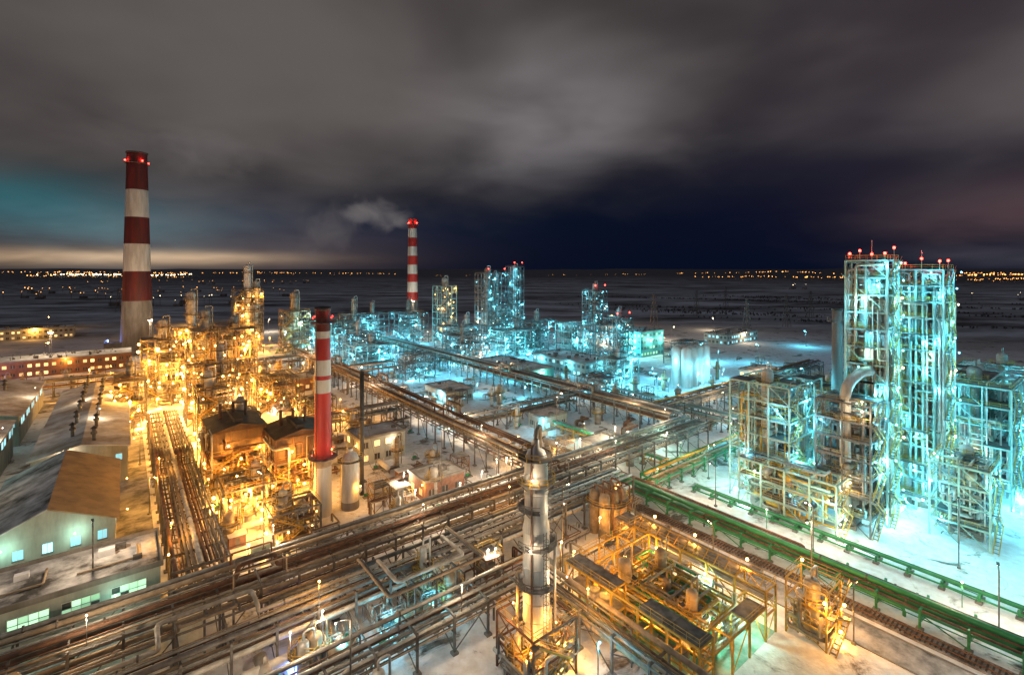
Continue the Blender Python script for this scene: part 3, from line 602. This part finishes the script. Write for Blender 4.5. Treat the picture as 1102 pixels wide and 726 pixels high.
yard(250,60,330,180,30,213,'c',4,2500)
yard(20,280,110,440,50,214,'o',9,2000)
yard(97,296,150,430,40,215,'c',8,2500)
yard(-60,318,15,380,20,216,'o',4,2000)
mb=MB(); rng=random.Random(71)
for k in range(3):
    x=k*8; frame(mb,x,0,x+5,6,1,1,1,3.2,'alu','alu',.0,rng,.16,False); drum(mb,x+2.4,3,2.2,.7,3.6,'alu',1); tangle(mb,x,0,.4,x+5,6,3.4,12,rng,('alu','white_paint'),(.07,.16)); mb.lamp(x+2,-1,4,'c',700,.15)
mb.lamp(-4,2,2,'b',900,.25)
mb.done('equipment_skid',24,75.5)

# ---------------------------------------------------------------- roads
def sheet(name,u0,v0,u1,v1,z,mat,kerb=False):
    mb=MB(); mb.add([(0,0,z),(u1-u0,0,z),(u1-u0,v1-v0,z),(0,v1-v0,z)],[(0,1,2,3)],mat)
    if kerb:
        if v1-v0>u1-u0:
            for x in (-.25,u1-u0): mb.box(x,0,0,x+.25,v1-v0,.13,'concrete')
        else:
            for y in (-.25,v1-v0): mb.box(0,y,0,u1-u0,y+.25,.13,'concrete')
    mb.done(name,u0,v0)
sheet('road',92.5,-20,99,92,.012,'asphalt',True)
sheet('road',97,102,104,440,.012,'asphalt',True)
sheet('road',-90,304,150,310,.016,'asphalt',True)
sheet('road',160,104,330,108.5,.016,'asphalt',True)
sheet('concrete_yard',-2,118,5.5,300,.008,'asphalt')
sheet('concrete_pad',62,37,85,63,.02,'green_lit_floor')
mb=MB(); mb.box(-1.7,-20,0,1.7,100,.22,'ballast')
for s in(-.76,.76): mb.box(s-.05,-20,.33,s+.05,100,.5,'rust')
y=-19.5
while y<99: mb.box(-1.3,y,.222,1.3,y+.25,.33,'dark'); y+=.65
mb.done('railway_track',102.2,0)

# ---------------------------------------------------------------- street lamps and added floodlight poles
def slamp(u,v,c,P,h=9,rot=0,hs=.22):
    mb=MB(); mb.pipe([(0,0,0),(0,0,h),(1.6,0,h+.5)],.11,'steel',6); mb.box(1.3,-.2,h+.42,2.2,.2,h+.62,'dark'); mb.lamp(1.8,0,h+.25,c,P,hs); mb.box(-.3,-.3,0,.3,.3,.4,'concrete'); mb.done('street_or_added_lamp',u,v,0,rot)
for (u,v,c,P,h) in [(92,5,'w',2200,9),(92,28,'o',700,9),(92,52,'w',2000,9),(92,74,'o',600,9),(114,14,'w',2200,10),(114,42,'w',2200,10),(132,22,'g',2800,13),(138,6,'g',3000,14),(150,2,'c',2800,14),(166,14,'c',2600,14),(118,66,'w',2200,10),(132,76,'g',2400,10),(126,-6,'g',2800,13),
 (22,108,'w',2400,19),(64,110,'w',3200,19),(112,118,'w',3600,19),(68,70,'w',1800,17),(22,60,'w',1600,17),(-4,108,'w',1900,17),(97,36,'w',2400,15),  # tall poles added as floodlights to brighten the foreground
 (96,118,'o',1300,9),(96,146,'w',2600,9),(96,175,'w',2800,9),(96,210,'w',2800,9),(96,250,'w',3000,9),(16,122,'o',1100,9),(5,150,'o',1000,9),(4,190,'o',1200,9),(3,225,'o',1600,9),(2,260,'o',2000,9),(-20,108,'g',400,6),(-70,300,'o',2400,10),(-30,302,'o',2400,10),(0,302,'o',2400,10),(50,302,'o',2400,10),(-60,360,'b',8000,10),(-85,330,'o',3500,10),(190,104,'w',2800,10),(230,104,'c',3000,10),(270,104,'c',3500,10),(160,70,'c',2800,10),
 (-10,450,'b',9000,10),(-40,440,'o',5000,12),(-100,520,'o',7000,12),(-150,560,'o',8000,12),(30,540,'o',8000,12),(110,520,'w',8000,12),(330,300,'o',8000,12),(360,240,'w',7000,12),(320,150,'c',6000,12),(380,90,'b',9000,12),(-230,600,'o',8000,12),(-60,680,'o',8000,12),(60,640,'o',8000,12),(420,160,'c',8000,12),(460,260,'w',8000,12),(400,340,'o',8000,12)]:
    slamp(u,v,c,P,h,random.Random(u*7+v).uniform(0,6),.2 if v<200 and u<200 else .5)

# ---------------------------------------------------------------- terrain
def hz(x,y):
    d=math.hypot(x,y)
    if d<900: return 0
    t=min(1,(d-900)/3500)
    return t*(30*mnoise.noise(Vector((x/1700,y/1700,3.1)))+12*mnoise.noise(Vector((x/600,y/600,7.7))))+max(0,(d-4500)/9000)**1*38*(.6+mnoise.noise(Vector((x/3500,y/3500,1.3))))
rad=[0,30,60,100,160,240,340,460,600,760,900]; r=900
while r<32000: r*=1.09; rad.append(r)
vs=[(0,0,0)];fs=[];n=180
for r in rad[1:]:
    for k in range(n):
        t=2*math.pi*k/n; x,y=r*math.cos(t),r*math.sin(t); vs.append((x,y,hz(x,y)))
for k in range(n): fs.append((0,1+k,1+(k+1)%n))
for i in range(len(rad)-2):
    for k in range(n): a=1+i*n;b=a+n;k2=(k+1)%n; fs.append((a+k,b+k,b+k2,a+k2))
m=bpy.data.materials.new('snowy_ground'); nt,N,L=nodes(m); b=N['Principled BSDF']
tc=N.new('ShaderNodeTexCoord')
def noise(scale,det=6,rough=.6,vec=None,dist=0):
    q=N.new('ShaderNodeTexNoise'); q.inputs['Scale'].default_value=scale; q.inputs['Detail'].default_value=det; q.inputs['Roughness'].default_value=rough; q.inputs['Distortion'].default_value=dist; L.new(vec or tc.outputs['Object'],q.inputs['Vector']); return q.outputs['Fac']
def ramp(f,p0,p1,c0,c1):
    q=N.new('ShaderNodeValToRGB'); e=q.color_ramp.elements; e[0].position=p0;e[1].position=p1;e[0].color=(*c0,1);e[1].color=(*c1,1); L.new(f,q.inputs[0]); return q.outputs[0]
def mix(f,a,c):
    q=N.new('ShaderNodeMix'); q.data_type='RGBA'; L.new(f,q.inputs[0]); L.new(a,q.inputs[6]); L.new(c,q.inputs[7]); return q.outputs[2]
nf=noise(.6,5)
snow=ramp(nf,.3,.7,(.62,.58,.57),(.85,.85,.87))
dirt=ramp(nf,.35,.65,(.07,.055,.045),(.26,.22,.19))
pm=ramp(noise(.085,7,.7,dist=.8),.37,.45,(1,1,1),(0,0,0))
near=mix(pm,snow,dirt)
mp=N.new('ShaderNodeMapping'); mp.inputs['Rotation'].default_value=(0,0,-TH); mp.inputs['Scale'].default_value=(.0045,.011,1); L.new(tc.outputs['Object'],mp.inputs[0])
fields=ramp(noise(1,7,.72,mp.outputs[0]),.40,.64,(.03,.032,.038),(.5,.54,.64))
ln=N.new('ShaderNodeVectorMath'); ln.operation='LENGTH'; L.new(tc.outputs['Object'],ln.inputs[0])
mr=N.new('ShaderNodeMapRange'); mr.inputs['From Min'].default_value=400; mr.inputs['From Max'].default_value=640; L.new(ln.outputs['Value'],mr.inputs['Value'])
mr2=N.new('ShaderNodeMapRange'); mr2.inputs['From Min'].default_value=1100; mr2.inputs['From Max'].default_value=4200; L.new(ln.outputs['Value'],mr2.inputs['Value'])
wv=N.new('ShaderNodeRGB'); wv.outputs[0].default_value=(.04,.045,.065,1)
far=mix(mr2.outputs[0],fields,wv.outputs[0])
fin=mix(mr.outputs[0],near,far); L.new(fin,b.inputs['Base Color']); b.inputs['Roughness'].default_value=.8
bp=N.new('ShaderNodeBump'); bp.inputs['Strength'].default_value=.6; bp.inputs['Distance'].default_value=.4; L.new(noise(.9,4,.65),bp.inputs['Height']); L.new(bp.outputs[0],b.inputs['Normal'])
me=bpy.data.meshes.new('ground'); me.from_pydata(vs,[],fs); me.update(); me.materials.append(m)
for p in me.polygons: p.use_smooth=True
sc.collection.objects.link(bpy.data.objects.new('ground',me))

# scrub along the field edges
rng=random.Random(9); mb=MB()
cl=[(rng.uniform(220,900),rng.uniform(480,1100)) for _ in range(14)]
for _ in range(1500):
    c=rng.choice(cl); t=rng.gauss(0,70); x=c[0]+t+rng.gauss(0,4); y=c[1]-t*.45+rng.gauss(0,5)
    if math.hypot(x,y)<450: continue
    z=hz(x,y); h=rng.uniform(1.5,3.8); w=h*rng.uniform(.3,.5)
    mb.beam((x,y,z),(x,y,z+h*.5),.2,'bark')
    vs=[];k=6
    for zz,rr in ((.25,.5),(.5,1),(.75,.7)):
        for i in range(k): t=6.283*i/k; q=w*rr*rng.uniform(.6,1.3); vs.append((x+q*math.cos(t),y+q*math.sin(t),z+h*zz*rng.uniform(.9,1.1)))
    vs.append((x,y,z+h)); fs=[]
    for a in range(2):
        for i in range(k):
            if rng.random()<.7: fs.append((a*k+i,a*k+(i+1)%k,(a+1)*k+(i+1)%k,(a+1)*k+i))
    for i in range(k): fs.append((2*k+i,2*k+(i+1)%k,3*k))
    mb.add(vs,fs,'bark')
mb.done('distant_trees',world=Vector((0,0,0)))
def pylon(x,y):
    mb=MB(); H=34; 
    for a,b in ((-1,-1),(1,-1),(1,1),(-1,1)): mb.beam((a*3,b*3,0),(a*.5,b*.5,H),.35,'steel')
    for i in range(6):
        z=i*H/6; z2=(i+1)*H/6; s=3-2.5*i/6; s2=3-2.5*(i+1)/6
        for a in(-1,1): mb.beam((-s,a*s,z),(s2,a*s2,z2),.2,'steel'); mb.beam((a*s,s,z),(a*s2,-s2,z2),.2,'steel')
    for z,w in ((22,6),(27,7.5),(32,5)): mb.beam((-w,0,z),(w,0,z),.35,'steel')
    mb.done('electricity_pylon',world=Vector((x,y,hz(x,y))),rot=.5)
for p in ((210,440),(290,520),(370,610),(150,520),(240,640),(330,760),(-560,700)): pylon(*p)
def town(name,spec,seed):
    rng=random.Random(seed); mb=MB()
    for (xa,ya,xb,yb,sp,n,m,ss) in spec:
        for i in range(n):
            t=rng.random(); x=xa+(xb-xa)*t+rng.gauss(0,sp); y=ya+(yb-ya)*t+rng.gauss(0,sp); z=hz(x,y); d=math.hypot(x,y)
            s=d/1000*rng.uniform(.25,.6)*ss; h=rng.uniform(6,12)
            if i%3==0: mb.box(x-6,y-4,z-3,x+6,y+4,z+h*.6,'house_wall')
            mb.beam((x,y-7,z),(x,y-7,z+h+4),.4,'bark'); mb.bulb(x,y-7,z+h+4+s,s,m)
    mb.done(name,world=Vector((0,0,0)))
town('distant_town',[(-4000,4300,-3000,4500,60,120,'town_w',1.5),(-5200,5300,-1400,5600,50,120,'town_o',1.0),(-3600,3500,-2500,3700,60,50,'town_o',1.1),(-4900,4700,-2500,5200,100,60,'town_o',1),(-1500,1350,-700,1420,30,30,'town_o',1),(-1100,1050,-500,1100,25,24,'town_o',1),(-760,820,-420,860,20,16,'town_w',1),(-1900,2300,-900,2500,60,30,'town_o',.8),(-1400,3900,400,4200,60,22,'town_o',.7)],1)
town('distant_town',[(1300,3300,2600,3400,40,80,'town_o',1.2),(3200,3900,4300,4000,60,80,'town_o',1.5),(2300,2700,3100,2900,30,50,'town_o',1.1),(1600,4900,5200,5200,50,110,'town_o',1.1),(900,1500,1500,1600,40,14,'town_w',1),(1500,2100,2200,2200,40,20,'town_o',.9),(500,4300,1400,4500,80,14,'town_o',.8),(900,950,1200,1000,20,8,'town_w',1)],2)

# ---------------------------------------------------------------- chimney smoke
def smoke(name,loc,size,emis,dens,seed,rot):
    mb=MB(); mb.rev(0,0,[(.01,-1),(.5,-.87),(.87,-.5),(1,0),(.87,.5),(.5,.87),(.01,1)],'snow_pile',20)
    me=bpy.data.meshes.new(name); me.from_pydata(mb.v,[],mb.f); o=bpy.data.objects.new(name,me); sc.collection.objects.link(o); o.location=loc; o.scale=size; o.rotation_euler=rot
    m=bpy.data.materials.new(name+'_mat'); nt,N,L=nodes(m); N.clear(); out=N.new('ShaderNodeOutputMaterial'); tc=N.new('ShaderNodeTexCoord')
    ln=N.new('ShaderNodeVectorMath'); ln.operation='LENGTH'; L.new(tc.outputs['Object'],ln.inputs[0])
    mp=N.new('ShaderNodeMapping'); mp.inputs['Scale'].default_value=(size[0]/22,size[1]/18,size[2]/16); L.new(tc.outputs['Object'],mp.inputs[0])
    nz=N.new('ShaderNodeTexNoise'); nz.noise_dimensions='4D'; nz.inputs['W'].default_value=seed; nz.inputs['Scale'].default_value=1.0; nz.inputs['Detail'].default_value=4; nz.inputs['Roughness'].default_value=.55; nz.inputs['Distortion'].default_value=.6; L.new(mp.outputs[0],nz.inputs['Vector'])
    def mm(op,a,b,c=None):
        q=N.new('ShaderNodeMath'); q.operation=op
        for i,x in enumerate((a,b,c)):
            if x is None: continue
            if isinstance(x,(int,float)): q.inputs[i].default_value=x
            else: L.new(x,q.inputs[i])
        return q.outputs[0]
    fall=mm('SUBTRACT',1.0,ln.outputs['Value'])
    ero=mm('ADD',mm('MULTIPLY',fall,.8),mm('MULTIPLY',mm('SUBTRACT',nz.outputs['Fac'],.58),1.8))
    edge=mm('MINIMUM',mm('MULTIPLY',mm('MAXIMUM',fall,0),3),1)
    d=mm('MULTIPLY',mm('MULTIPLY',mm('MAXIMUM',ero,0),edge),dens)
    ab=N.new('ShaderNodeVolumeAbsorption'); em=N.new('ShaderNodeEmission'); L.new(d,ab.inputs['Density']); ab.inputs['Color'].default_value=(.1,.1,.1,1)
    L.new(mm('MULTIPLY',d,emis),em.inputs['Strength']); em.inputs['Color'].default_value=(1,.9,.88,1)  # emission stands in for city glow falling on the smoke
    ad=N.new('ShaderNodeAddShader'); L.new(ab.outputs[0],ad.inputs[0]); L.new(em.outputs[0],ad.inputs[1]); L.new(ad.outputs[0],out.inputs['Volume']); me.materials.append(m)
    m.cycles.emission_sampling='NONE'
smoke('chimney_smoke',(-138,490,116),(50,15,22),.24,.07,1.0,(0,.15,0))
smoke('chimney_smoke',(-185,490,98),(52,18,38),.13,.045,2.0,(0,-.5,0))
smoke('chimney_smoke',(-222,353,143),(60,18,26),.16,.035,4.0,(0,.15,0))

# ---------------------------------------------------------------- sky
w=bpy.data.worlds.new('World'); sc.world=w; w.use_nodes=True; nt=w.node_tree; N=nt.nodes; L=nt.links; N.clear()
def M(op,a,b=None,c=None,clamp=False):
    q=N.new('ShaderNodeMath'); q.operation=op; q.use_clamp=clamp
    for i,x in enumerate((a,b,c)):
        if x is None: continue
        if isinstance(x,(int,float)): q.inputs[i].default_value=x
        else: L.new(x,q.inputs[i])
    return q.outputs[0]
def VS(col,s):
    q=N.new('ShaderNodeVectorMath'); q.operation='SCALE'
    if isinstance(col,tuple): q.inputs[0].default_value=col
    else: L.new(col,q.inputs[0])
    if isinstance(s,(int,float)): q.inputs['Scale'].default_value=s
    else: L.new(s,q.inputs['Scale'])
    return q.outputs[0]
def VA(a,b):
    q=N.new('ShaderNodeVectorMath'); q.operation='ADD'; L.new(a,q.inputs[0]); L.new(b,q.inputs[1]); return q.outputs[0]
tc=N.new('ShaderNodeTexCoord'); sp=N.new('ShaderNodeSeparateXYZ'); L.new(tc.outputs['Generated'],sp.inputs[0]); X,Y,Z=sp.outputs
hl=M('SQRT',M('ADD',M('MULTIPLY',X,X),M('MULTIPLY',Y,Y))); hx=M('DIVIDE',X,M('MAXIMUM',hl,.001)); e=M('MAXIMUM',Z,0)
den=M('ADD',e,.2); cv=N.new('ShaderNodeCombineXYZ'); L.new(M('DIVIDE',X,den),cv.inputs[0]); L.new(M('DIVIDE',Y,den),cv.inputs[1])
def wn(scale,det,rough,dist,off=0):
    q=N.new('ShaderNodeTexNoise'); q.noise_dimensions='4D'; q.inputs['W'].default_value=off; q.inputs['Scale'].default_value=scale; q.inputs['Detail'].default_value=det; q.inputs['Roughness'].default_value=rough; q.inputs['Distortion'].default_value=dist; L.new(cv.outputs[0],q.inputs['Vector']); return q.outputs['Fac']
n1=wn(.6,3,.45,.2,1.2); n2=wn(1.7,3,.5,.3,3.3)
nn=M('ADD',M('MULTIPLY',n1,.68),M('MULTIPLY',n2,.32))
def ss(v,a,b):
    q=N.new('ShaderNodeMapRange'); q.interpolation_type='SMOOTHSTEP'; q.inputs['From Min'].default_value=a; q.inputs['From Max'].default_value=b; L.new(v,q.inputs['Value']); return q.outputs[0]
e2=M('ADD',e,M('MULTIPLY',M('SUBTRACT',nn,.5),.2))
def dist(cx,sx,cy,sy,ev): return M('ADD',M('POWER',M('ABSOLUTE',M('DIVIDE',M('SUBTRACT',hx,cx),sx)),2),M('POWER',M('ABSOLUTE',M('DIVIDE',M('SUBTRACT',ev,cy),sy)),2))
def gauss(cx,sx,cy,sy,ev=e): return M('EXPONENT',M('MULTIPLY',dist(cx,sx,cy,sy,ev),-1))
mask=ss(M('SQRT',dist(.2,.85,-.02,.25,e2)),.38,1.5)
cb=M('ADD',M('MULTIPLY',ss(nn,.36,.64),.95),.42)
warm=VS((.084,.073,.069),M('MULTIPLY',cb,mask))
base=VA(warm,VS((.0018,.0045,.015),M('SUBTRACT',1.0,M('MULTIPLY',mask,.9))))
base=VA(base,VS((.0,.085,.1),M('MULTIPLY',gauss(-.72,.18,.08,.045,e2),M('ADD',.45,n2))))
base=VA(base,VS((.0,.005,.018),gauss(-.5,.4,.08,.05)))
base=VA(base,VS((.6,.4,.22),M('MULTIPLY',gauss(-.64,.2,.02,.011),M('MULTIPLY',n2,1.6))))
base=VA(base,VS((.05,.035,.03),gauss(-.5,.3,.03,.05)))
base=VA(base,VS((.055,.027,.026),M('MULTIPLY',gauss(.76,.14,.085,.04,e2),M('ADD',.4,n2))))
base=VA(base,VS((.05,.05,.06),M('MULTIPLY',gauss(.72,.12,.02,.018),n2)))
base=VA(base,VS((.003,.0,.007),gauss(.7,.4,.35,.25)))
base=VA(base,VS((.13,.126,.138),M('MULTIPLY',gauss(.08,.2,.32,.12,e2),M('POWER',ss(nn,.35,.66),1.3))))
bg=N.new('ShaderNodeBackground'); L.new(base,bg.inputs['Color']); bg.inputs['Strength'].default_value=1
sky=N.new('ShaderNodeTexSky'); sky.sky_type='NISHITA'; sky.sun_disc=False; sky.sun_elevation=math.radians(1); sky.sun_rotation=math.radians(200)
bg2=N.new('ShaderNodeBackground'); L.new(sky.outputs[0],bg2.inputs['Color']); bg2.inputs['Strength'].default_value=.0005
ad=N.new('ShaderNodeAddShader'); L.new(bg.outputs[0],ad.inputs[0]); L.new(bg2.outputs[0],ad.inputs[1]); out=N.new('ShaderNodeOutputWorld'); L.new(ad.outputs[0],out.inputs[0])
w.cycles.sampling_method='MANUAL'; w.cycles.sample_map_resolution=256
sl=bpy.data.lights.new('moon','SUN'); sl.energy=.18; sl.angle=math.radians(10); sl.color=(.55,.75,1); sl.cycles.use_multiple_importance_sampling=False; so=bpy.data.objects.new('moon',sl); sc.collection.objects.link(so); so.rotation_euler=(math.radians(40),0,math.radians(-40))

# ---------------------------------------------------------------- camera
cd=bpy.data.cameras.new('camera'); co=bpy.data.objects.new('camera',cd); sc.collection.objects.link(co); sc.camera=co
co.location=(0,0,60); co.rotation_euler=(math.radians(90),0,0); cd.sensor_width=36; cd.lens=17.3; cd.shift_y=-.066; cd.clip_start=.5; cd.clip_end=60000
print('polys',sum(len(o.data.polygons) for o in sc.objects if o.type=='MESH'),'lights',sum(o.type=='LIGHT' for o in sc.objects))
